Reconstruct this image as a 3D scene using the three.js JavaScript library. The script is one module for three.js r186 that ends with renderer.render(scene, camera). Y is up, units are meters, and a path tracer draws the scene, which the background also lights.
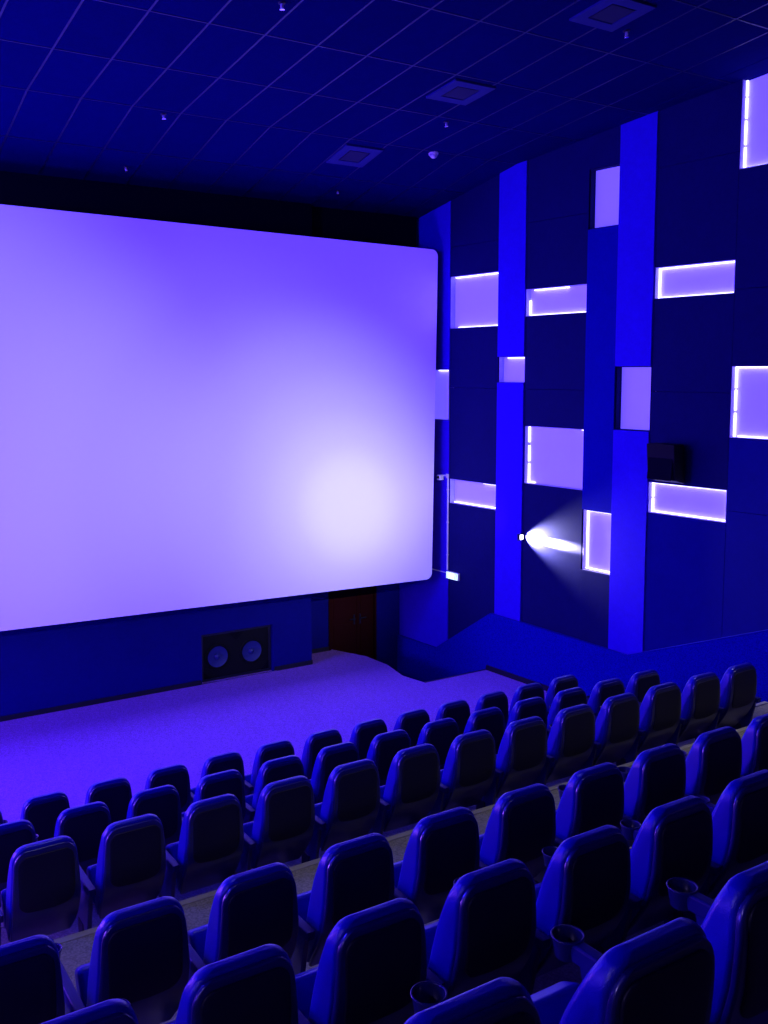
import * as THREE from 'three';
import { mergeGeometries } from 'three/addons/utils/BufferGeometryUtils.js';
import { RoundedBoxGeometry } from 'three/addons/geometries/RoundedBoxGeometry.js';
import { RectAreaLightUniformsLib } from 'three/addons/lights/RectAreaLightUniformsLib.js';
RectAreaLightUniformsLib.init();

// ------------------------------------------------------------------ camera, exposure, large lights
const H = 4.76;                                    // eye height above the floor in front of the screen
const scene = new THREE.Scene();
scene.name = 'cinema_auditorium';
scene.background = new THREE.Color(0, 0, 0);
const camera = new THREE.PerspectiveCamera(2 * Math.atan(512 / 954) * 180 / Math.PI, 768 / 1024, 0.05, 60);
camera.name = 'camera';
camera.rotation.order = 'YXZ';
camera.position.set(0, H, 0);
camera.rotation.set(-5.9014 * Math.PI / 180, -32.415 * Math.PI / 180, 0);
camera.setViewOffset(768, 1024, 0, 41, 768, 1024);
scene.add(camera);
const renderer = new THREE.WebGLRenderer({ antialias: true });
renderer.toneMapping = THREE.LinearToneMapping;
renderer.toneMappingExposure = 1.0;
renderer.shadowMap.enabled = true;

const KINK = -11.25, YK = 3.083, KA = 0.099, KB = 0.22;      // ceiling: kink line, its height above the eye, slopes behind and before it
const SCREEN = { x0: -2.9, x1: 9.175, y0: H - 3.345, y1: H + 2.09, z: -12.9, roll: -0.0165, px: 2.6 };
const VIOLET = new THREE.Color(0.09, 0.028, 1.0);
function rectLight(name, color, intensity, w, h, pos, target) {
  const l = new THREE.RectAreaLight(color, intensity, w, h);
  l.name = name; l.position.copy(pos); l.lookAt(target); scene.add(l); return l;
}
function spot(name, color, intensity, pos, target, angle, penumbra, radius = 2, parent = scene) {
  const l = new THREE.SpotLight(color, intensity, 0, angle, penumbra, 2);
  l.name = name; l.position.copy(pos); l.target.position.copy(target); l.target.name = name + '_target';
  l.castShadow = true; l.shadow.radius = radius; l.shadow.mapSize.set(1024, 1024);
  parent.add(l); parent.add(l.target); return l;
}
const V3 = (x, y, z) => new THREE.Vector3(x, y, z);
// glow of the blank projected picture, as large as the screen
rectLight('screen_glow', VIOLET, 1.35, SCREEN.x1 - SCREEN.x0 - 0.1, SCREEN.y1 - SCREEN.y0 - 0.2,
  V3((SCREEN.x0 + SCREEN.x1) / 2, (SCREEN.y0 + SCREEN.y1) / 2 - 0.03, SCREEN.z + 0.05), V3((SCREEN.x0 + SCREEN.x1) / 2, (SCREEN.y0 + SCREEN.y1) / 2 - 0.03, 0));
// added spots from the back wall shape the bright patch low on the screen
const SPOT_ORIGIN = V3(3.1, H + 2.6, 3.2), AIM = (x, y) => V3(x, H + y, SCREEN.z);
for (const [a, I] of [[0.06, 190], [0.09, 140], [0.125, 125], [0.175, 110]]) spot('added_screen_spot', new THREE.Color(0.98, 1.1, 1), I, SPOT_ORIGIN, AIM(7.55 - 2.6 * (a - 0.06), -2.1 + 2.4 * (a - 0.06)), a, 1, 2);
spot('added_screen_spot_mid', new THREE.Color(0.98, 1.03, 1), 125, SPOT_ORIGIN, AIM(6.6, -1.8), 0.19, 1, 2);
spot('added_screen_spot_wide', new THREE.Color(1, 0.98, 1), 90, SPOT_ORIGIN, AIM(5.3, -1.9), 0.25, 1, 2);
spot('added_screen_spot_left', new THREE.Color(0.88, 0.98, 1), 180, SPOT_ORIGIN, AIM(1.6, -0.9), 0.25, 1, 2);
// unseen dim spots, added over the cross aisle to light its carpet
const AISLE_SPOTS = [[1.7, 16], [3.7, 18], [5.7, 23], [7.8, 36]];
for (const [x, I] of AISLE_SPOTS) spot('added_aisle_spot', new THREE.Color(1, 0.95, 0.88), I, V3(x, H + YK + KA * (-6.0 - KINK) - 0.03, -6.0), V3(x, 1.3, -5.05), 0.24, 0.9, 4);

// ------------------------------------------------------------------ helpers
let seed = 7;
const rnd = () => { seed = (seed * 1664525 + 1013904223) >>> 0; return seed / 4294967296; };
const used = new Map();
function numbered(n) { const k = used.get(n) ?? 0; used.set(n, k + 1); return k ? `${n}_${String(k).padStart(3, '0')}` : n; }
function part(name, geo, mat, parent) {
  const m = new THREE.Mesh(geo, mat); m.name = numbered(name); m.castShadow = m.receiveShadow = true; parent.add(m); return m;
}
function thing(name, label, category, pos = V3(0, 0, 0), group) {
  const g = new THREE.Group(); g.name = numbered(name); g.position.copy(pos); g.userData = { label, category };
  if (group) g.userData.group = group;
  scene.add(g); return g;
}
function structure(name) { const g = new THREE.Group(); g.name = name; g.userData.kind = 'structure'; scene.add(g); return g; }
function box(x0, x1, y0, y1, z0, z1) { const g = new THREE.BoxGeometry(x1 - x0, y1 - y0, z1 - z0); g.translate((x0 + x1) / 2, (y0 + y1) / 2, (z0 + z1) / 2); return uvMetres(g); }
function rbox(x0, x1, y0, y1, z0, z1, r = 0.01, s = 2) { const g = new RoundedBoxGeometry(x1 - x0, y1 - y0, z1 - z0, s, r); g.translate((x0 + x1) / 2, (y0 + y1) / 2, (z0 + z1) / 2); return uvMetres(g); }
function uvMetres(g) {                              // box mapping in metres
  const p = g.attributes.position, n = g.attributes.normal, uv = new Float32Array(p.count * 2);
  for (let i = 0; i < p.count; i++) {
    const ax = Math.abs(n.getX(i)), ay = Math.abs(n.getY(i)), az = Math.abs(n.getZ(i));
    if (ax >= ay && ax >= az) { uv[2 * i] = p.getZ(i); uv[2 * i + 1] = p.getY(i); }
    else if (ay >= az) { uv[2 * i] = p.getX(i); uv[2 * i + 1] = p.getZ(i); }
    else { uv[2 * i] = p.getX(i); uv[2 * i + 1] = p.getY(i); }
  }
  g.setAttribute('uv', new THREE.BufferAttribute(uv, 2)); return g;
}
function tex(size, fn, srgb, rep) {
  const d = new Uint8Array(size * size * 4);
  for (let y = 0; y < size; y++) for (let x = 0; x < size; x++) {
    const c = fn(x / size, y / size); const i = 4 * (y * size + x);
    d[i] = c[0]; d[i + 1] = c[1]; d[i + 2] = c[2]; d[i + 3] = 255;
  }
  const t = new THREE.DataTexture(d, size, size); t.wrapS = t.wrapT = THREE.RepeatWrapping;
  t.magFilter = THREE.LinearFilter; t.minFilter = THREE.LinearMipmapLinearFilter; t.generateMipmaps = true;
  if (srgb) t.colorSpace = THREE.SRGBColorSpace;
  t.repeat.set(rep, rep); t.needsUpdate = true; return t;
}
function lattice(n) { const a = Array.from({ length: n * n }, rnd); return (u, v) => {
  const x = u * n, y = v * n, i = Math.floor(x), j = Math.floor(y), f = x - i, g = y - j, s = f * f * (3 - 2 * f), t = g * g * (3 - 2 * g);
  const at = (p, q) => a[((q % n) + n) % n * n + ((p % n) + n) % n];
  return (at(i, j) * (1 - s) + at(i + 1, j) * s) * (1 - t) + (at(i, j + 1) * (1 - s) + at(i + 1, j + 1) * s) * t; }; }
const nA = lattice(8), nB = lattice(32), nC = lattice(110);
const fleck = (lo, hi) => (u, v) => { const w = 0.25 * nA(u, v) + 0.3 * nB(u, v) + 0.45 * nC(u, v); const c = Math.round(255 * (lo + (hi - lo) * w)); return [c, c, c]; };
const carpetMap = tex(512, (u, v) => { const c = Math.round(255 * (0.72 + 0.28 * (0.15 * nB(u, v) + 0.85 * nC(u, v)))); return [c, c, c]; }, true, 1.1), carpetBump = tex(512, fleck(0, 1), false, 0.9);
const clothMap = tex(512, fleck(0.92, 1.0), true, 0.5);
const grainBump = tex(256, (u, v) => { const c = Math.round(255 * (0.6 * nC(u, v) + 0.4 * nB(u, v))); return [c, c, c]; }, false, 5);
const weaveBump = tex(128, (u, v) => { const c = Math.round(127 + 60 * Math.sin(u * 2 * Math.PI * 16) + 60 * Math.sin(v * 2 * Math.PI * 16)); return [c, c, c]; }, false, 4);
const C = (r, g, b) => new THREE.Color().setRGB(r, g, b);
function M(name, color, roughness, extra = {}) { const m = new THREE.MeshPhysicalMaterial({ color, roughness, metalness: 0, ...extra }); m.name = name; return m; }
const mat = {
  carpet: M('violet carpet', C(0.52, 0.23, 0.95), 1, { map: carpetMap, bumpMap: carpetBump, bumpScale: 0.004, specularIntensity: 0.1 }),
  greyCarpet: M('grey brown carpet', C(0.38, 0.36, 0.27), 1, { map: carpetMap, bumpMap: carpetBump, bumpScale: 0.004, specularIntensity: 0.1 }),
  wainscot: M('blue carpeted wall', C(0.006, 0.005, 0.45), 1, { map: carpetMap, bumpMap: carpetBump, bumpScale: 0.004, specularIntensity: 0.1 }),
  bright: M('bright blue acoustic cloth', C(0.04, 0.005, 0.68), 0.95, { map: clothMap, bumpMap: weaveBump, bumpScale: 0.001, specularIntensity: 0.15 }),
  mid: M('mid blue acoustic cloth', C(0.004, 0.002, 0.32), 0.95, { map: clothMap, bumpMap: weaveBump, bumpScale: 0.001, specularIntensity: 0.15 }),
  dark: M('dark navy acoustic cloth', C(0.006, 0.006, 0.094), 0.9, { map: clothMap, bumpMap: weaveBump, bumpScale: 0.001, specularIntensity: 0.2 }),
  navy: M('navy acoustic cloth', C(0.005, 0.005, 0.2), 0.9, { map: clothMap, bumpMap: weaveBump, bumpScale: 0.001, specularIntensity: 0.2 }),  // paler navy, used on the lower panels
  core: M('black wall core', C(0.004, 0.004, 0.02), 0.95),
  black: M('black masking cloth', C(0.003, 0.003, 0.012), 0.95, { specularIntensity: 0.2 }),
  baffle: M('navy baffle wall', C(0.003, 0.003, 0.2), 0.9, { map: clothMap, specularIntensity: 0.2 }),
  baseboard: M('black baseboard', C(0.004, 0.004, 0.02), 0.5),
  tileA: M('navy ceiling tile', C(0.0003, 0.001, 0.108), 0.95, { map: clothMap, specularIntensity: 0.05 }),
  tileB: M('deep navy ceiling tile', C(0.0003, 0.001, 0.099), 0.95, { map: clothMap, specularIntensity: 0.05 }),
  gridBar: M('ceiling grid metal', C(0.016, 0.016, 0.1), 0.45, { metalness: 0.6 }),
  leather: M('blue leather', C(0.004, 0.003, 0.42), 0.33, { bumpMap: grainBump, bumpScale: 0.0006 }),
  shell: M('dark seat shell', C(0.004, 0.003, 0.15), 0.36, { bumpMap: grainBump, bumpScale: 0.0003, clearcoat: 0.8, clearcoatRoughness: 0.2 }),  // bluer than the rear panel: the lit lip is put into the colour
  panelCloth: M('dark seat back panel', C(0.005, 0.0045, 0.03), 0.5, { bumpMap: grainBump, bumpScale: 0.0005 }),
  arm: M('armrest plastic', C(0.003, 0.003, 0.13), 0.5, { specularIntensity: 0.6 }),
  cup: M('cup holder plastic', C(0.012, 0.012, 0.09), 0.28, { clearcoat: 0.4 }),
  steel: M('dark steel', C(0.02, 0.02, 0.05), 0.45, { metalness: 0.5 }),
  screen: M('screen cloth', C(0.75, 0.72, 0.85), 0.9, { emissive: C(0.10, 0.034, 0.9), emissiveIntensity: 1.0, specularIntensity: 0.1 }),
  diffuser: M('backlit violet diffuser', C(0.5, 0.46, 0.85), 0.8, { emissive: C(0.135, 0.082, 1.0), emissiveIntensity: 1.0 }),
  reveal: M('white box lining', C(0.5, 0.45, 0.8), 0.8),
  led: M('white led strip', C(0.9, 0.9, 1), 0.6, { emissive: C(0.75, 0.72, 1.1), emissiveIntensity: 3.2 }),
  door: M('dark red door', C(0.024, 0.0004, 0.002), 0.8, { specularIntensity: 0.25 }),
  white: M('white plastic', C(0.8, 0.75, 0.85), 0.4),
  chrome: M('chrome', C(0.8, 0.8, 0.85), 0.18, { metalness: 1 }),
  vent: M('vent enamel', C(0.002, 0.008, 0.17), 0.8),
  ventPlate: M('dark vent plate', C(0.002, 0.004, 0.06), 0.8),
  cone: M('speaker cone', C(0.01, 0.016, 0.19), 0.5),
  cabinet: M('black speaker cabinet', C(0.0015, 0.0015, 0.008), 0.7, { specularIntensity: 0.4 }),
  lamp: M('lamp lens', C(1, 1, 1), 0.4, { emissive: C(1, 0.95, 1), emissiveIntensity: 9 }),
  nosing: M('pale step nosing', C(0.36, 0.34, 0.27), 0.6),
};

// ------------------------------------------------------------------ the right wall's own frame: x = along (towards the back), y = height, z = into the room
const SPLAY = 5.4 * Math.PI / 180, T0 = V3(9.46, 0, -11.79);
const along = V3(Math.sin(SPLAY), 0, Math.cos(SPLAY)), inward = V3(-Math.cos(SPLAY), 0, Math.sin(SPLAY));
const wallPoint = (s, y, o = 0) => T0.clone().addScaledVector(along, s).addScaledVector(inward, o).setY(y + H);   // y measured from eye height
const wallX = (z, o = 0) => T0.x + Math.tan(SPLAY) * (z - T0.z) - o / Math.cos(SPLAY);
function onWall(g) { g.position.set(T0.x, H, T0.z); g.rotation.y = -(Math.PI / 2 - SPLAY); return g; }
const ZBACK = 3.4;
const ceilY = (z) => H + YK + (z > KINK ? KA : KB) * (z - KINK);

// ------------------------------------------------------------------ floor, terraces
const FLOOR_Z = -13.5, PIT_Z = -11.75, PIT_X = 8.17;
{
  const floor = structure('floor');
  const sh = new THREE.Shape();
  const pts = [[-4.4, 8.2], [10.2, 8.2], [10.2, -PIT_Z], [8.2, -PIT_Z], [8.1, 12.2], [8.2, 12.8], [8.15, 13.4], [7.86, 14.05], [-4.4, 14.05]];
  pts.forEach(([x, y], i) => i ? sh.lineTo(x, y) : sh.moveTo(x, y));
  const g = new THREE.ExtrudeGeometry(sh, { depth: 0.3, bevelEnabled: false }); g.rotateX(-Math.PI / 2); g.translate(0, -0.3, 0);
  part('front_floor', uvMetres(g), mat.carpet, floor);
  part('pit_floor', box(7.6, 9.6, -0.95, -0.7, -14.3, PIT_Z), mat.greyCarpet, floor);
  for (let k = 0; k < 4; k++) part('pit_step', box(8.2, 9.6, -0.7, -0.14 * (k + 1), PIT_Z - 0.28 * (k + 1), PIT_Z - 0.28 * k - 0.003), mat.greyCarpet, floor);
  part('floor_nosing', box(PIT_X + 0.03, 9.44, -0.03, 0.004, PIT_Z - 0.012, PIT_Z + 0.02), mat.steel, floor);
  const terr = [[0.41, -8.2, -6.95], [0.81, -6.95, -5.66], [1.34, -5.66, -3.72], [1.70, -3.72, -2.6], [2.28, -2.6, -1.35], [2.75, -1.35, -0.5], [3.08, -0.5, ZBACK]];
  for (const [y, z0, z1] of terr) {
    part('terrace', box(-4.6, 10.6, y - 0.6, y, z0, z1), mat.greyCarpet, floor);
    part('terrace_nosing', rbox(-4.5, wallX(z0, 0.03), y - 0.045, y + 0.006, z0 - 0.012, z0 + 0.045, 0.004), mat.nosing, floor);
  }
}
// ------------------------------------------------------------------ right wall
const COLS = [-2.3, -0.95, 0.17, 0.74, 1.91, 2.44, 3.03, 4.2, 5.38];
const BOXES = [   // s0, s1, y0, y1, lit edges [side, from, to], label
  [-1.54, -0.97, -0.79, 0.05, [['top', 0.4, 1]], 'narrow violet light box half hidden behind the right edge of the screen'],
  [-0.95, 0.17, 0.71, 1.55, [['top', 0.03, 0.6], ['top', 0.64, 1], ['bottom', 0.1, 0.57], ['bottom', 0.6, 1]], 'tall violet light box beside the upper right corner of the screen'],
  [0.74, 1.91, 0.83, 1.235, [['top', 0.08, 0.66], ['left', 0.4, 0.97], ['bottom', 0.03, 0.93]], 'low violet light box in the upper row between the two bright blue bars'],
  [1.93, 2.44, 1.97, 2.78, [], 'plain violet light box high up against the tallest bright blue bar'],
  [3.04, 4.2, 0.95, 1.36, [['top', 0.02, 1], ['left', 0, 1], ['bottom', 0, 1]], 'wide violet light box with white rim above the black wall speaker'],
  [4.2, 5.38, 2.41, 3.49, [['left', 0, 0.2], ['left', 0.22, 0.44], ['left', 0.47, 0.73], ['left', 0.76, 1], ['bottom', 0, 1]], 'large violet light box under the ceiling at upper right corner of photo'],
  [0.19, 0.74, -0.155, 0.24, [['top', 0.2, 1]], 'small square violet light box set in the narrow left blue bar'],
  [2.46, 3.03, -0.78, 0.08, [], 'plain upright violet light box set in the wide right blue bar'],
  [4.2, 5.38, -0.8, 0.08, [['top', 0, 1], ['left', 0, 0.3], ['left', 0.33, 0.62], ['left', 0.66, 1], ['bottom', 0.05, 0.45], ['bottom', 0.5, 1]], 'violet light box with dotted white rim cut by right edge of photo'],
  [0.76, 1.91, -1.68, -0.8, [['left', 0, 0.28], ['left', 0.34, 0.62], ['left', 0.66, 1], ['bottom', 0.0, 0.12], ['top', 0.92, 1]], 'big square violet light box directly above the dazzling white wall lamp'],
  [-0.93, 0.17, -2.165, -1.755, [['bottom', 0.02, 1], ['top', 0.66, 1]], 'low violet light box right of the screen, above the exit sign'],
  [1.93, 2.44, -2.82, -1.945, [['left', 0, 1], ['bottom', 0, 1], ['top', 0, 1]], 'upright violet light box at the right end of the white lamp beam'],
  [3.03, 4.2, -1.865, -1.445, [['top', 0, 1], ['left', 0, 0.5], ['left', 0.55, 1], ['bottom', 0, 1], ['right', 0, 1]], 'wide violet light box with bright white rim below the black wall speaker'],
];
{
  const wall = onWall(structure('wall_right'));
  part('wall_core', box(-2.6, 15.6, -5.8, 4.6, -0.4, -0.13), mat.core, wall);
  const tops = 4.4, low = -4.9;
  const panel = (name, m, s0, s1, y0, y1, z) => part(name, rbox(s0 + 0.002, s1 - 0.002, y0 + 0.002, y1 - 0.002, -0.128, z, 0.003, 1), m, wall);
  const column = (name, m, s0, s1, cuts, z, mFor) => {           // panels of one column between joints and light boxes
    let y = low; const ys = [...cuts].sort((a, b) => a[0] - b[0]);
    for (const [a, b] of [...ys, [tops, tops]]) { if (a - y > 0.02) panel(name, mFor ? mFor((a + y) / 2) : m, s0, s1, y, a, z); y = b; }
  };
  panel('blue_panel', mat.bright, -2.3, -0.95, low, -0.79, 0.01); panel('blue_panel', mat.bright, -2.3, -1.54, -0.79, 0.05, 0.01); panel('blue_panel', mat.bright, -2.3, -0.95, 0.05, tops, 0.01);
  column('navy_panel', mat.dark, -0.95, 0.17, [[-2.165, -1.755], [-0.25, -0.25], [0.71, 1.55], [2.02, 2.02]], 0);
  column('blue_panel', mat.bright, 0.17, 0.74, [[-0.155, 0.24]], 0.022);
  column('navy_panel', mat.dark, 0.74, 1.91, [[-1.68, -0.8], [-0.25, -0.25], [0.83, 1.235], [2.2, 2.2]], 0);
  column('mid_blue_panel', mat.mid, 1.91, 2.44, [[-2.82, -1.945], [1.97, 2.78]], 0.014, (y) => (y < -2.8 || y > 2.8 ? mat.dark : mat.mid));
  column('blue_panel', mat.bright, 2.44, 3.03, [[-0.78, 0.08]], 0.022);
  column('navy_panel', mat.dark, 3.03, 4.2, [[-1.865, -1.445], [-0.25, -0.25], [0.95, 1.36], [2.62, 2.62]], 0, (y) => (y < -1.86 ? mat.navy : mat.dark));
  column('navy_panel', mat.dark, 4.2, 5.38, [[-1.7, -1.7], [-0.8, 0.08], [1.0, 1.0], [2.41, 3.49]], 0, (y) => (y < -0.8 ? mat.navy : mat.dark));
  column('navy_panel', mat.dark, 5.38, 15.5, [[-1.0, -1.0], [1.0, 1.0]], 0);
  // carpeted lower wall with its sloping top
  const prof = [[-2.32, -5.75], [15.4, -5.75], [15.4, 1.0], [4.85, -3.08], [2.79, -3.88], [0.12, -3.835], [-1.21, -4.71], [-2.32, -4.71]];
  const sh = new THREE.Shape(); prof.forEach(([a, b], i) => i ? sh.lineTo(a, b) : sh.moveTo(a, b));
  const g = new THREE.ExtrudeGeometry(sh, { depth: 0.12, bevelEnabled: true, bevelThickness: 0.006, bevelSize: 0.006, bevelSegments: 2 }); g.translate(0, 0, -0.07);
  part('carpeted_dado', uvMetres(g), mat.wainscot, wall);
  part('baseboard', box(0.05, 3.4, -4.76, -4.68, 0.05, 0.072), mat.baseboard, wall);
  const cap = [[-2.3, -4.71], [-1.21, -4.71], [0.12, -3.835], [2.79, -3.88], [4.85, -3.08], [9.0, -1.48]];
  for (let i = 0; i + 1 < cap.length; i++) {
    const [[a, b], [c, d]] = [cap[i], cap[i + 1]], L = Math.hypot(c - a, d - b), q = box(0, L, 0.004, 0.016, 0.0, 0.062);
    q.rotateZ(Math.atan2(d - b, c - a)); q.translate(a, b, 0); part('dado_cap', q, mat.wainscot, wall);
  }
}
BOXES.forEach(([s0, s1, y0, y1, lit, label]) => {
  const b = onWall(thing('light_box', label, 'light panel', V3(0, 0, 0), 'violet light boxes in the panelled side wall'));
  const cx = (s0 + s1) / 2, cy = (y0 + y1) / 2;                  // base of the group at the middle of its opening
  b.position.copy(wallPoint(cx, cy)); const w = (s1 - s0) / 2 - 0.004, h = (y1 - y0) / 2 - 0.004, D = -0.1;
  part('diffuser', box(-w, w, -h, h, D - 0.02, D), mat.diffuser, b);
  const lining = lit.length ? mat.reveal : mat.dark;  // without strips, the shade of the unlit reveal is put into a dark lining
  part('frame_side', box(-w, -w + 0.006, -h, h, D, -0.002), lining, b); part('frame_side', box(w - 0.006, w, -h, h, D, -0.002), lining, b);
  part('frame_rail', box(-w + 0.006, w - 0.006, h - 0.006, h, D, -0.002), lining, b); part('frame_rail', box(-w + 0.006, w - 0.006, -h, -h + 0.006, D, -0.002), lining, b);
  for (const [side, f0, f1] of lit) {
    const t = 0.014, z0 = D + 0.004, z1 = D + 0.03, e = 0.008;
    let g;
    if (side === 'top' || side === 'bottom') { const x0 = -w + e + f0 * 2 * (w - e), x1 = -w + e + f1 * 2 * (w - e); g = side === 'top' ? box(x0, x1, h - e - t, h - e, z0, z1) : box(x0, x1, -h + e, -h + e + t, z0, z1); }
    else { const v0 = h - e - f0 * 2 * (h - e), v1 = h - e - f1 * 2 * (h - e); g = side === 'left' ? box(-w + e, -w + e + t, v1, v0, z0, z1) : box(w - e - t, w - e, v1, v0, z0, z1); }
    part('led_strip', g, mat.led, b);
  }
  rectLight('light_box_glow', C(0.2, 0.13, 1), 0.7, 2 * w - 0.03, 2 * h - 0.03, wallPoint(cx, cy, -0.06), wallPoint(cx, cy, 2));
});

// ------------------------------------------------------------------ left, back and front walls
{
  const left = structure('wall_left'); left.position.set(-3.46, H, -11.79); left.rotation.y = Math.PI / 2 - SPLAY;   // x = towards the screen, z = into the room
  part('wall_core', box(-15.6, 2.6, -5.8, 4.6, -0.4, -0.13), mat.core, left);
  for (let k = 0; k < 13; k++) {
    const s = k * 1.17 - 1.6, bright = k % 3 === 1;
    part(bright ? 'blue_panel' : 'navy_panel', rbox(-s - 1.165, -s, -4.9, 4.4, -0.128, bright ? 0.022 : 0, 0.003, 1), bright ? mat.bright : mat.dark, left);
  }
  const p = (s, y, o) => V3(-3.46, H + y, -11.79).add(V3(-Math.sin(SPLAY) * s + Math.cos(SPLAY) * o, 0, Math.cos(SPLAY) * s + Math.sin(SPLAY) * o));
  for (const [s, y, I, r, g] of [[0.6, -2.2, 95, 0.26, 0.07], [2.2, 1.8, 125, 0.02, 0.012], [7.0, -1.2, 26, 0.08, 0.03], [10.0, 1.2, 60, 0.4, 0.3]]) {
    part('light_panel', box(-s - 0.55, -s + 0.55, y - 0.75, y + 0.75, 0.002, 0.03), mat.diffuser, left);
    rectLight('left_panel_glow', C(r, g, 1), I, s > 9 ? 0.5 : 1.05, s > 9 ? 0.75 : 1.45, p(s, y, 0.04), p(s, y, 2));
  }
  const back = structure('wall_back');
  part('back_wall', box(-5.4, 11.4, -0.5, H + 4.9, ZBACK, ZBACK + 0.25), mat.core, back);
  part('projection_window', rbox(2.75, 3.45, H + 2.4, H + 2.8, ZBACK - 0.03, ZBACK, 0.005), mat.black, back);  // unseen window and glowing lens, added to go with the screen spots
  part('added_spot_lens', box(3.02, 3.18, H + 2.52, H + 2.68, ZBACK - 0.04, ZBACK - 0.031), mat.lamp, back);
}
const BX1 = 7.17, NX0 = 5.27, NX1 = 6.47, NY = H - 3.99;
{
  const front = structure('wall_front');
  part('baffle_panel', box(-4.2, NX0, -0.02, H + 3.2, -14.2, FLOOR_Z), mat.baffle, front);
  part('baffle_panel', box(NX1, BX1, -0.02, H + 3.2, -14.2, FLOOR_Z), mat.baffle, front);
  part('baffle_panel', box(NX0, NX1, NY, H + 3.2, -14.2, FLOOR_Z), mat.baffle, front);
  part('niche_back', box(NX0, NX1, -0.02, NY, -14.2, -14.1), mat.black, front);
  part('masking_panel', box(-4.0, BX1 + 0.02, H + 1.2, H + 3.2, FLOOR_Z, FLOOR_Z + 0.08), mat.black, front);
  part('masking_panel', box(BX1 + 0.03, 9.22, H + 1.2, H + 3.2, -13.6, -13.5), mat.black, front);
  part('recess_wall', box(BX1 - 0.1, 7.8, -1.2, H + 3.2, -14.3, -14.03), mat.baffle, front);
  part('recess_wall', box(8.72, 9.6, -1.2, H + 3.2, -14.3, -14.03), mat.baffle, front);
  part('recess_wall', box(7.8, 8.72, 1.52, H + 3.2, -14.3, -14.03), mat.baffle, front);
  const bb = structure('baseboard_front');
  part('baseboard', rbox(-4.2, NX0 - 0.02, 0, 0.07, FLOOR_Z, FLOOR_Z + 0.018, 0.004), mat.baseboard, bb);
  part('baseboard', rbox(NX1 + 0.02, BX1 + 0.01, 0, 0.07, FLOOR_Z, FLOOR_Z + 0.018, 0.004), mat.baseboard, bb);
  part('baseboard', rbox(BX1, 7.8, 0, 0.07, -14.03, -14.012, 0.004), mat.baseboard, bb);
  part('niche_strip', rbox(NX0, NX1 + 0.05, 0.001, 0.018, FLOOR_Z + 0.02, FLOOR_Z + 0.04, 0.004), mat.chrome, bb);
  // double door down in the exit pit
  const door = structure('door_1');
  for (const [x0, x1, hx] of [[7.82, 8.355, 8.3], [8.361, 8.70, 8.42]]) {
    const leaf = part('door_leaf', rbox(x0, x1, -0.69, 1.5, -14.1, -14.05, 0.004), mat.door, door);
    for (const [y0, y1] of [[-0.55, 0.42], [0.52, 1.38]]) part('door_panel', rbox(x0 + 0.07, x1 - 0.07, y0, y1, -14.052, -14.04, 0.006), mat.door, leaf);
    const hd = part('door_handle', rbox(hx - 0.015, hx + 0.015, 0.38, 0.56, -14.05, -14.035, 0.005), mat.steel, leaf);
    part('door_lever', rbox(Math.min(hx, hx + (hx < 8.36 ? -0.11 : 0.11)), Math.max(hx, hx + (hx < 8.36 ? -0.11 : 0.11)), 0.475, 0.497, -14.02, -14.0, 0.006), mat.steel, leaf);
    part('door_lever_stem', box(hx - 0.01, hx + 0.01, 0.475, 0.497, -14.035, -14.0), mat.steel, leaf);
  }
  part('door_frame', mergeGeometries([box(7.78, 7.82, -0.7, 1.56, -14.1, -14.01), box(8.70, 8.74, -0.7, 1.56, -14.1, -14.01), box(7.82, 8.70, 1.5, 1.56, -14.1, -14.01)]), mat.door, door);
}
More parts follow.
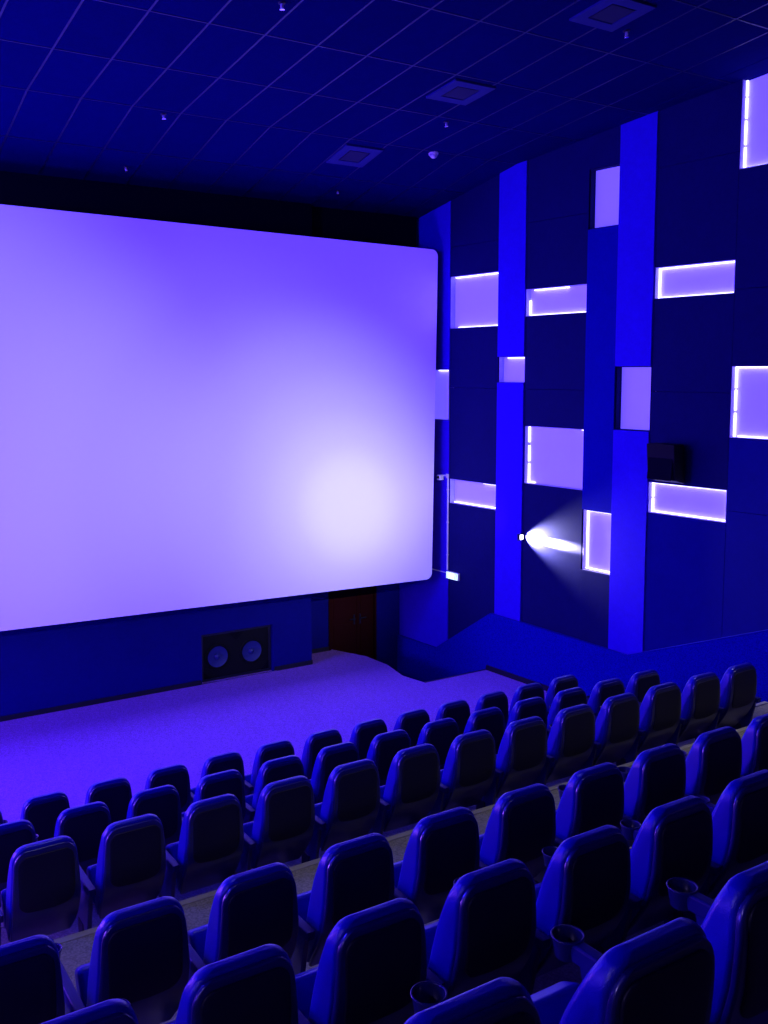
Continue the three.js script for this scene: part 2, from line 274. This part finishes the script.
// ------------------------------------------------------------------ ceiling
{
  const ceil = structure('ceiling');
  const slab = (z0, z1, k, name) => {
    const y0 = ceilY(z0) + 0.0, L = (z1 - z0) / Math.cos(Math.atan(k)), g = box(-5.2, 11.2, 0.03, 0.3, 0, L);
    g.rotateX(-Math.atan(k)); g.translate(0, H + YK + k * (z0 - KINK), z0); part(name, g, mat.tileA, ceil);
  };
  slab(-14.3, KINK, KB, 'ceiling_slab'); slab(KINK, ZBACK + 0.3, KA, 'ceiling_slab');
  const X = (k) => 2.505 + 0.5875 * k;
  const rows = [[-13.59, -12.42, KB], [-12.42, KINK, KB]];
  for (let z = KINK; z < -3.4; z += 1.17) rows.push([z, z + 1.17, KA]);
  for (const [z0, z1, k] of rows) for (let i = -3; i < 13; i++) {
    const x0 = X(i) + 0.008, zm = (z0 + z1) / 2, x1 = Math.min(X(i + 1) - 0.008, wallX(z1, -0.03)); if (x1 - x0 < 0.05) continue;
    const L = (z1 - z0) / Math.cos(Math.atan(k)) - 0.016, g = rbox(x0, x1, 0, 0.03, -L / 2, L / 2, 0.004, 1);
    g.rotateX(-Math.atan(k)); g.translate(0, H + YK + k * (zm - KINK) + (rnd() - 0.5) * 0.002, zm);
    part('ceiling_tile', g, rnd() < 0.4 ? mat.tileB : mat.tileA, ceil);
  }
  for (const [x] of AISLE_SPOTS) { const g = new THREE.CylinderGeometry(0.07, 0.07, 0.012, 24); g.translate(x, ceilY(-6.0) - 0.004, -6.0); part('added_spot_disc', g, mat.white, ceil); }  // unseen discs, added to go with the aisle spots
  const runner = (x, z0, z1, k) => { const L = (z1 - z0) / Math.cos(Math.atan(k)), g = rbox(x - 0.011, x + 0.011, -0.004, 0.02, 0, L, 0.002, 1); g.rotateX(-Math.atan(k)); g.translate(0, H + YK + k * (z0 - KINK), z0); part('grid_runner', g, mat.gridBar, ceil); };
  for (let i = -3; i < 13; i++) { if (X(i) < 9.25) runner(X(i), -13.55, KINK, KB); if (X(i) < 9.4) runner(X(i), KINK, -3.1, KA); }
  for (const [z0] of rows.slice(1)) { const x1 = wallX(z0, 0.03), g = rbox(0.8, x1, -0.004, 0.02, -0.011, 0.011, 0.002, 1); g.translate(0, ceilY(z0), z0); part('grid_cross_bar', g, mat.gridBar, ceil); }
}
function onCeiling(g, x, z) { g.position.set(x, ceilY(z), z); g.rotation.x = -Math.atan(z > KINK ? KA : KB); return g; }
for (const [x, z, label] of [[6.93, -11.68, 'square ceiling air vent nearest the screen'], [6.97, -9.3, 'square ceiling air vent in the middle of the three'], [7.1, -7.02, 'square ceiling air vent nearest the top edge of photo']]) {
  const v = onCeiling(thing('ceiling_vent', label, 'vent', V3(0, 0, 0), 'square air vents in the ceiling'), x, z);
  const ring = new THREE.Shape([[-0.29, -0.29], [0.29, -0.29], [0.29, 0.29], [-0.29, 0.29]].map(([a, b]) => new THREE.Vector2(a, b)));
  ring.holes.push(new THREE.Path([[-0.17, -0.17], [-0.17, 0.17], [0.17, 0.17], [0.17, -0.17]].map(([a, b]) => new THREE.Vector2(a, b))));
  const g = new THREE.ExtrudeGeometry(ring, { depth: 0.012, bevelEnabled: true, bevelSize: 0.004, bevelThickness: 0.006, bevelSegments: 2 }); g.rotateX(Math.PI / 2); g.translate(0, -0.006, 0);
  part('frame', uvMetres(g), mat.vent, v);
  part('centre_plate', rbox(-0.15, 0.15, -0.022, -0.012, -0.15, 0.15, 0.004), mat.ventPlate, v);
  part('duct_box', box(-0.28, 0.28, -0.006, -0.004, -0.28, 0.28), mat.black, v);
}
const lathe = (pts, seg = 24) => new THREE.LatheGeometry(pts.map(([r, y]) => new THREE.Vector2(r, y)), seg);
for (const [x, z, label] of [[4.12, -8.24, 'tiny ceiling sprinkler at the top edge of photo, left of the middle'], [4.08, -11.33, 'tiny ceiling sprinkler above the screen, upper of the left pair'], [4.1, -12.88, 'tiny ceiling sprinkler just above the black band at the left'],
  [7.33, -12.85, 'tiny ceiling sprinkler right under the vent nearest the screen'], [7.42, -10.2, 'tiny ceiling sprinkler between two vents above the white dome'], [7.55, -7.26, 'tiny ceiling sprinkler beside the vent at the upper right']]) {
  const s = onCeiling(thing('sprinkler', label, 'sprinkler', V3(0, 0, 0), 'ceiling sprinklers'), x, z);
  part('escutcheon', lathe([[0, -0.012], [0.03, -0.012], [0.036, -0.004], [0.036, 0]]), mat.steel, s);
  part('bulb_frame', lathe([[0, -0.06], [0.012, -0.058], [0.016, -0.04], [0.012, -0.012], [0, -0.012]], 16), mat.white, s);
  part('deflector', lathe([[0, -0.066], [0.024, -0.066], [0.024, -0.061], [0, -0.061]], 16), mat.chrome, s);
}
{
  const d = onCeiling(thing('smoke_detector', 'white round dome detector on the ceiling near the side wall', 'detector'), 8.0, -11.3);
  part('base', lathe([[0, -0.025], [0.065, -0.025], [0.07, -0.018], [0.07, 0]]), mat.white, d);
  part('dome', lathe([[0, -0.075], [0.02, -0.073], [0.042, -0.06], [0.052, -0.04], [0.054, -0.025], [0, -0.025]]), mat.white, d);
}
// ------------------------------------------------------------------ screen
{
  const { x0, x1, y0, y1, z, roll, px } = SCREEN, cy = (y0 + y1) / 2;
  const t = thing('cinema_screen', 'huge blank cinema screen glowing violet with rounded corners', 'screen', V3(px, cy, z));
  t.rotation.z = roll;
  const w0 = x0 - px, w1 = x1 - px, h = (y1 - y0) / 2, r = 0.11;
  const rr = (a, b, c, d, r) => { const s = new THREE.Shape(); s.moveTo(a + r, c); s.lineTo(b - r, c); s.absarc(b - r, c + r, r, -Math.PI / 2, 0); s.lineTo(b, d - r); s.absarc(b - r, d - r, r, 0, Math.PI / 2); s.lineTo(a + r, d); s.absarc(a + r, d - r, r, Math.PI / 2, Math.PI); s.lineTo(a, c + r); s.absarc(a + r, c + r, r, Math.PI, Math.PI * 1.5); return s; };
  const g = new THREE.ExtrudeGeometry(rr(w0, w1, -h, h, r), { depth: 0.02, bevelEnabled: false, curveSegments: 12 });
  part('screen_surface', uvMetres(g), mat.screen, t);
  const f = new THREE.ExtrudeGeometry(rr(w0 + 0.01, w1 + 0.004, -h - 0.014, h - 0.01, r), { depth: 0.1, bevelEnabled: false }); f.translate(0, 0, -0.104);
  part('backing_frame', uvMetres(f), mat.black, t);
  for (const x of [-4.5, -1.5, 1.5, 4.2]) part('wall_bracket', box(x - 0.04, x + 0.04, -2.0, 2.0, -0.6, -0.1), mat.steel, t);
}
// ------------------------------------------------------------------ speakers
{
  const t = thing('subwoofer', 'black double-cone subwoofer in the niche under the screen', 'speaker', V3((NX0 + NX1) / 2, 0.012, FLOOR_Z - 0.06));
  const w = 0.585, hh = NY - 0.03;
  part('cabinet', rbox(-w, w, 0, hh, -0.5, -0.02, 0.01), mat.cabinet, t);
  const bar = (x0, y0, x1, y1, r) => box(x0, x1, y0, y1, -0.02, 0.005);
  part('baffle_rim', mergeGeometries([bar(-w, 0, w, 0.03), bar(-w, hh - 0.03, w, hh), bar(-w, 0.03, -w + 0.03, hh - 0.03), bar(w - 0.03, 0.03, w, hh - 0.03)]), mat.steel, t);
  for (const x of [-0.315, 0.26]) {
    const ring = lathe([[0.165, 0.0], [0.17, 0.012], [0.185, 0.018], [0.2, 0.012], [0.205, 0]], 40); ring.rotateX(Math.PI / 2); ring.translate(x, 0.36, -0.02); part('surround', ring, mat.cabinet, t);
    const cone = lathe([[0.05, -0.017], [0.09, -0.014], [0.13, -0.006], [0.165, 0.004]], 40); cone.rotateX(Math.PI / 2); cone.translate(x, 0.36, 0.0); const cm = part('cone', cone, mat.cone, t);
    const cap = lathe([[0, 0.035], [0.025, 0.03], [0.045, 0.012], [0.055, -0.01]], 24); cap.rotateX(Math.PI / 2); cap.translate(x, 0.36, -0.012); part('dust_cap', cap, mat.cone, cm);
  }
  const tri = new THREE.Shape(); tri.moveTo(-0.13, hh - 0.035); tri.lineTo(0.13, hh - 0.035); tri.lineTo(0, hh - 0.16);
  const g = new THREE.ExtrudeGeometry(tri, { depth: 0.012, bevelEnabled: false }); g.translate(0, 0, -0.02); part('port', uvMetres(g), mat.black, t);
  for (const s of [-1, 1]) { const c = new THREE.Shape(); c.moveTo(s * (w - 0.03), 0.03); c.lineTo(s * (w - 0.16), 0.03); c.lineTo(s * (w - 0.03), 0.16); const q = new THREE.ExtrudeGeometry(c, { depth: 0.012, bevelEnabled: false }); q.translate(0, 0, -0.02); part('corner_brace', uvMetres(q), mat.black, t); }
}
{
  const t = onWall(thing('wall_speaker', 'black wall speaker tilted down on the navy side wall', 'speaker'));
  t.position.copy(wallPoint(3.42, -1.16));
  const sh = new THREE.Shape(); [[0.06, -0.25], [0.26, -0.2], [0.3, 0.24], [0.1, 0.24]].forEach(([a, b], i) => i ? sh.lineTo(a, b) : sh.moveTo(a, b));
  const g = new THREE.ExtrudeGeometry(sh, { depth: 0.4, bevelEnabled: true, bevelSize: 0.008, bevelThickness: 0.008, bevelSegments: 2 }); g.rotateY(-Math.PI / 2); g.translate(0.2, 0, 0);
  part('cabinet', uvMetres(g), mat.cabinet, t);
  const gr = rbox(-0.185, 0.185, -0.21, 0.2, 0, 0.014, 0.005); gr.rotateX(-0.09); gr.translate(0, 0.0, 0.285); part('grille', gr, mat.black, t);
  part('bracket', mergeGeometries([box(-0.06, 0.06, -0.12, 0.12, 0, 0.012), box(-0.02, 0.02, -0.03, 0.03, 0.012, 0.12)]), mat.steel, t);
}
// ------------------------------------------------------------------ white wall lamp on the side of the bar
{
  const t = onWall(thing('wall_lamp', 'small dazzling white wall lamp on the edge of the left blue bar', 'lamp'));
  t.position.copy(wallPoint(0.74, -2.5, 0));
  part('bracket', box(0.001, 0.02, -0.05, 0.05, 0.004, 0.11), mat.steel, t);
  part('lamp_head', rbox(0.02, 0.045, -0.045, 0.045, 0.028, 0.1, 0.006), mat.steel, t);
  part('lens', box(0.045, 0.05, -0.035, 0.035, 0.034, 0.094), mat.lamp, t);
  spot('wall_lamp_beam', C(1, 0.95, 1), 4200, wallPoint(0.80, -2.5, 0.062), wallPoint(1.13, -2.51, 0.0), 0.15, 1, 1);
  spot('wall_lamp_halo', C(1, 0.95, 1), 120, wallPoint(0.80, -2.5, 0.062), wallPoint(1.0, -2.503, -0.05), 0.8, 1, 1);
  spot('wall_lamp_wash', C(0.8, 0.72, 1), 4, wallPoint(0.78, -2.42, 0.17), V3(7.0, H - 1.9, SCREEN.z), 1.25, 1, 1.5);
}
// ------------------------------------------------------------------ exit sign, pale stripe, camera beside the screen
{
  const t = onWall(thing('exit_sign', 'small glowing greenish white exit sign beside the lower corner of the screen', 'sign')); t.position.copy(wallPoint(-0.81, -3.375));
  part('housing', rbox(-0.15, 0.15, -0.062, 0.062, 0.0, 0.045, 0.006), mat.white, t);
  part('sign_face', box(-0.142, 0.142, -0.055, 0.055, 0.045, 0.048), M('lit sign face', C(0.8, 0.9, 0.8), 0.5, { emissive: C(0.55, 0.8, 0.62), emissiveIntensity: 1.1 }), t);
  part('pictogram', mergeGeometries([box(0.06, 0.065, -0.04, 0.04, 0.048, 0.05), box(0.06, 0.115, 0.035, 0.04, 0.048, 0.05), box(0.11, 0.115, -0.04, 0.04, 0.048, 0.05)]), M('sign print', C(0.05, 0.2, 0.1), 0.6), t);
  part('arm', box(-0.62, -0.15, 0.02, 0.032, 0.015, 0.027), mat.white, t);
  const glow = new THREE.PointLight(C(0.7, 1, 0.8), 0.02); glow.name = 'exit_sign_glow'; glow.position.copy(wallPoint(-0.81, -3.375, 0.12)); glow.castShadow = true; scene.add(glow);
  const c = onWall(thing('pale_stripe', 'thin pale vertical stripe rising from the exit sign', 'stripe')); c.position.copy(wallPoint(-0.955, -3.3));  // pale upright line along the blue panel edge, drawn as a thin tube
  part('tube', rbox(-0.013, 0.013, 0, 1.62, 0.012, 0.03, 0.005), mat.white, c);
  for (const y of [0.25, 0.8, 1.35]) part('clip', rbox(-0.02, 0.02, y, y + 0.02, 0.01, 0.034, 0.003), mat.white, c);
  const k = onWall(thing('wall_camera', 'tiny white camera beside the right screen edge above the stripe', 'camera')); k.position.copy(wallPoint(-1.06, -1.74));
  part('bracket', mergeGeometries([box(-0.005, 0.09, 0.02, 0.04, 0.01, 0.03), box(0.05, 0.09, -0.01, 0.06, 0.01, 0.02)]), mat.white, k);
  const b = rbox(-0.08, 0.0, -0.05, 0.04, 0.02, 0.11, 0.012); part('body', b, mat.white, k);
  part('lens', (() => { const g = lathe([[0, 0.012], [0.02, 0.01], [0.026, 0]], 20); g.rotateX(Math.PI / 2); g.translate(-0.04, 0, 0.11); return g; })(), mat.cabinet, k);
}
// ------------------------------------------------------------------ seats
function loft(rings, cap = true) {                                 // rings: arrays of [x,y,z] of equal length
  const n = rings[0].length, pos = [], idx = [], uv = [];
  rings.forEach((r) => r.forEach(([x, y, z]) => { pos.push(x, y, z); uv.push(x + z, y); }));
  for (let i = 0; i + 1 < rings.length; i++) for (let j = 0; j < n; j++) { const a = i * n + j, b = i * n + (j + 1) % n, c = a + n, d = b + n; idx.push(a, c, b, b, c, d); }
  if (cap) for (const [k, flip] of [[0, 0], [rings.length - 1, 1]]) {
    const o = pos.length / 3, c = [0, 0, 0]; rings[k].forEach((p) => p.forEach((v, q) => { c[q] += v / n; })); pos.push(...c); uv.push(c[0], c[1]);
    for (let j = 0; j < n; j++) { const a = k * n + j, b = k * n + (j + 1) % n; flip ? idx.push(a, o, b) : idx.push(a, b, o); }
  }
  const g = new THREE.BufferGeometry(); g.setAttribute('position', new THREE.Float32BufferAttribute(pos, 3)); g.setAttribute('uv', new THREE.Float32BufferAttribute(uv, 2)); g.setIndex(idx); g.computeVertexNormals(); return g;
}
const lerpTab = (tab, y) => { for (let i = 0; i + 1 < tab.length; i++) { const [a, p] = tab[i], [b, q] = tab[i + 1]; if (y <= b) { const t = Math.min(1, Math.max(0, (y - a) / (b - a))), s = t; return p + (q - p) * s; } } return tab[tab.length - 1][1]; };
const smoothTab = (tab, y) => 0.25 * lerpTab(tab, y - 0.04) + 0.5 * lerpTab(tab, y) + 0.25 * lerpTab(tab, y + 0.04);
const REAR = [[0.3, -0.235], [0.36, -0.19], [0.5, -0.085], [0.62, -0.022], [0.75, 0.008], [0.9, 0.012], [1.06, 0.0]];
const FRONT = [[0.3, -0.27], [0.4, -0.265], [0.55, -0.23], [0.7, -0.185], [0.85, -0.15], [0.97, -0.105], [1.06, -0.07]];
const WIDTH = [[0.3, 0.185], [0.45, 0.21], [0.7, 0.213], [0.9, 0.2], [1.06, 0.186]];
function backBody(y0, y1, zf, zr, inset, R, r, edge) {              // upright slab with rounded edges and rounded top corners
  const rings = [], N = 26;
  const ys = []; for (let i = 0; i <= N; i++) ys.push(y0 + (y1 - edge - y0) * Math.pow(i / N, 0.8));
  const add = (y, e, yy) => {
    const t = y1 - y, ci = t < R ? R - Math.sqrt(Math.max(0, R * R - (R - t) * (R - t))) : 0, hw = smoothTab(WIDTH, y) - inset - ci * 0.75 - e;
    let a = zf(y) + e, b = zr(y) - e; if (b - a < 0.004) { const m = (a + b) / 2; a = m - 0.002; b = m + 0.002; }
    const rr = Math.min(r, (b - a) / 2 - 0.0005, hw), ring = [];
    for (const [cx, cz, a0] of [[hw - rr, b - rr, 0], [-hw + rr, b - rr, 1], [-hw + rr, a + rr, 2], [hw - rr, a + rr, 3]])
      for (let k = 0; k <= 6; k++) { const q = (a0 + k / 6) * Math.PI / 2, x = cx + rr * Math.cos(q), z = cz + rr * Math.sin(q); ring.push([x, yy - 0.014 * (x / 0.2) ** 2 * Math.max(0, (yy - 0.7) / 0.35), z]); }
    rings.push(ring);
  };
  for (let k = 0; k <= 3; k++) { const q = k / 4 * Math.PI / 2; add(y0, edge * (1 - Math.sin(q)), y0 - edge * 0.0 + edge * (Math.sin(q) - 1)); }
  ys.forEach((y) => add(y, 0, y));
  for (let k = 1; k <= 5; k++) { const q = k / 5 * Math.PI / 2; add(y1 - edge + edge * Math.sin(q), edge * (1 - Math.cos(q)), y1 - edge + edge * Math.sin(q)); }
  return loft(rings);
}
const rearZ = (y) => smoothTab(REAR, y), frontZ = (y) => smoothTab(FRONT, y);
function makeSeat() {
  const t = new THREE.Group(); t.name = 'cinema_chair';
  // shell behind, cushion in front of it
  part('back_shell', backBody(0.34, 1.035, (y) => rearZ(y) - 0.03, rearZ, 0.004, 0.085, 0.012, 0.01), mat.shell, t);
  part('back_cushion', backBody(0.36, 1.055, frontZ, (y) => Math.max(frontZ(y) + 0.03, rearZ(y) - 0.016), -0.002, 0.09, 0.028, 0.02), mat.leather, t);
  // padded panel on the rear of the shell, with rounded corners
  {
    const rings = [], y0 = 0.64, y1 = 1.0, hw = 0.168, r = 0.06, N = 22;
    const ring = (y, d) => {                                      // one level of the panel, d = how proud of the shell
      const t = Math.min(y - y0, y1 - y), c = t < r ? r - Math.sqrt(Math.max(0, r * r - (r - t) ** 2)) : 0, w = hw - c, out = [];
      for (const [x, e] of [[-w, -0.012], [-w, d * 0.4], [-w + 0.006, d], ...Array.from({ length: 9 }, (_, k) => [(-1 + (k + 1) / 5) * (w - 0.006), d]), [w - 0.006, d], [w, d * 0.4], [w, -0.012]]) {
        const yy = y - 0.02 * (1 - (x / hw) ** 2) * Math.max(0, 1 - (y - y0) / 0.2); out.push([x, yy, rearZ(yy) + e]); }
      return out.reverse();
    };
    rings.push(ring(y0 + 0.0005, -0.004)); for (let k = 0; k <= N; k++) rings.push(ring(y0 + 0.002 + (y1 - y0 - 0.004) * (0.5 - 0.5 * Math.cos(Math.PI * k / N)), 0.009)); rings.push(ring(y1 - 0.0005, -0.004));
    const g = loft(rings); part('rear_panel', g, mat.panelCloth, t);
  }
  // tipped-up seat cushion
  { const g = rbox(-0.195, 0.195, 0, 0.25, -0.055, 0.055, 0.03, 3); g.rotateX(-0.45); g.translate(0, 0.36, -0.36); part('seat', g, mat.leather, t);
    const p = rbox(-0.185, 0.185, 0.01, 0.235, -0.075, -0.045, 0.012, 2); p.rotateX(-0.45); p.translate(0, 0.36, -0.36); part('seat_pan', p, mat.shell, t); }
  addArm(t, -0.28);
  return t;
}
const armTop = (() => { const sh = new THREE.Shape(); [[0.06, 0.655], [0.055, 0.625], [-0.1, 0.6], [-0.46, 0.585], [-0.47, 0.615], [-0.46, 0.63], [-0.1, 0.648]].forEach(([a, b], i) => i ? sh.lineTo(a, b) : sh.moveTo(a, b));
  const g = new THREE.ExtrudeGeometry(sh, { depth: 0.03, bevelEnabled: true, bevelSize: 0.009, bevelThickness: 0.009, bevelSegments: 3 }); g.rotateY(-Math.PI / 2); g.translate(0.015, 0, -0.08); return uvMetres(g); })();
const armSide = (() => { const sh = new THREE.Shape(); [[0.02, 0.61], [-0.05, 0.3], [-0.36, 0.28], [-0.44, 0.59]].forEach(([a, b], i) => i ? sh.lineTo(a, b) : sh.moveTo(a, b));
  const g = new THREE.ExtrudeGeometry(sh, { depth: 0.022, bevelEnabled: true, bevelSize: 0.005, bevelThickness: 0.004, bevelSegments: 1 }); g.rotateY(-Math.PI / 2); g.translate(0.011, 0, -0.08); return uvMetres(g); })();
const cupGeo = lathe([[0, 0.565], [0.036, 0.566], [0.041, 0.57], [0.052, 0.632], [0.056, 0.638], [0.056, 0.643], [0.052, 0.645], [0.0475, 0.64], [0.038, 0.578], [0.0, 0.574]], 32);
const legGeo = mergeGeometries([rbox(-0.02, 0.02, 0.012, 0.33, -0.33, -0.21, 0.006), rbox(-0.045, 0.045, 0, 0.014, -0.4, -0.12, 0.004)]);
function addArm(t, x) {
  const a = new THREE.Group(); a.name = 'armrest'; a.position.x = x; t.add(a);
  part('arm_pad', armTop, mat.arm, a);
  part('arm_panel', armSide, mat.shell, a);
  const c = part('cup_holder', cupGeo, mat.cup, a); c.position.z = -0.59;
  part('leg', legGeo, mat.steel, a);
}
const proto = makeSeat();
const ORD = ['first', 'second', 'third', 'fourth', 'fifth', 'sixth', 'seventh', 'eighth', 'ninth', 'tenth', 'eleventh', 'twelfth', 'thirteenth'];
const PITCH = 0.56, X0 = 1.41 - 0.16;
const ROWS = [   // floor, z of the rear top edge, first and last place, label of the k-th of n, group
  [0.0, -8.38, 0, 12, (k, n) => `dark blue cinema chair in the front row, ${ORD[n - 1 - k]} from its right end`, 'seats of the front row nearest the screen'],
  [0.41, -7.1, 0, 12, (k, n) => `dark blue cinema chair in the second row, ${ORD[n - 1 - k]} from its right end`, 'seats of the second row from the screen'],
  [0.81, -5.87, 0, 12, (k, n) => `dark blue cinema chair in the third row, before the cross aisle, ${ORD[n - 1 - k]} from the right`, 'seats of the third row, in front of the cross aisle'],
  [1.34, -3.95, -1, 9, (k) => `blue cinema chair just behind the grey cross aisle, ${ORD[k]} from the left edge of photo`, 'seats of the row behind the cross aisle'],
  [1.69, -2.86, -1, 6, (k) => `blue cinema chair in the last but one row, ${ORD[k]} from the left edge of photo`, 'seats of the last but one row'],
  [2.27, -1.6, 0, 2, (k) => `large blue cinema chair in the nearest row, ${ORD[k]} from the left along the bottom edge`, 'seats of the nearest row'],
];
let first = true;
for (const [y, z, a, b, label, group] of ROWS) for (let k = a; k <= b; k++) {
  const s = first ? proto : proto.clone(); first = false;
  s.name = numbered('cinema_chair'); s.position.set(X0 + PITCH * k + (y > 2 ? 0.02 : 0), y, z);
  s.userData = { label: label(k - a, b - a + 1), category: 'chair', group };
  if (k === b) addArm(s, 0.28);
  if (group.includes('nearest row') && k === 1) for (const c of s.children) if (/^(back_|rear_)/.test(c.name)) { c.rotation.x = 0.1; c.position.set(0, 0.4 - 0.4 * Math.cos(0.1) - 0.2 * Math.sin(0.1) * 0, -0.4 * Math.sin(0.1)); }   // this back leans further back
  scene.add(s);
}
renderer.render(scene, camera);
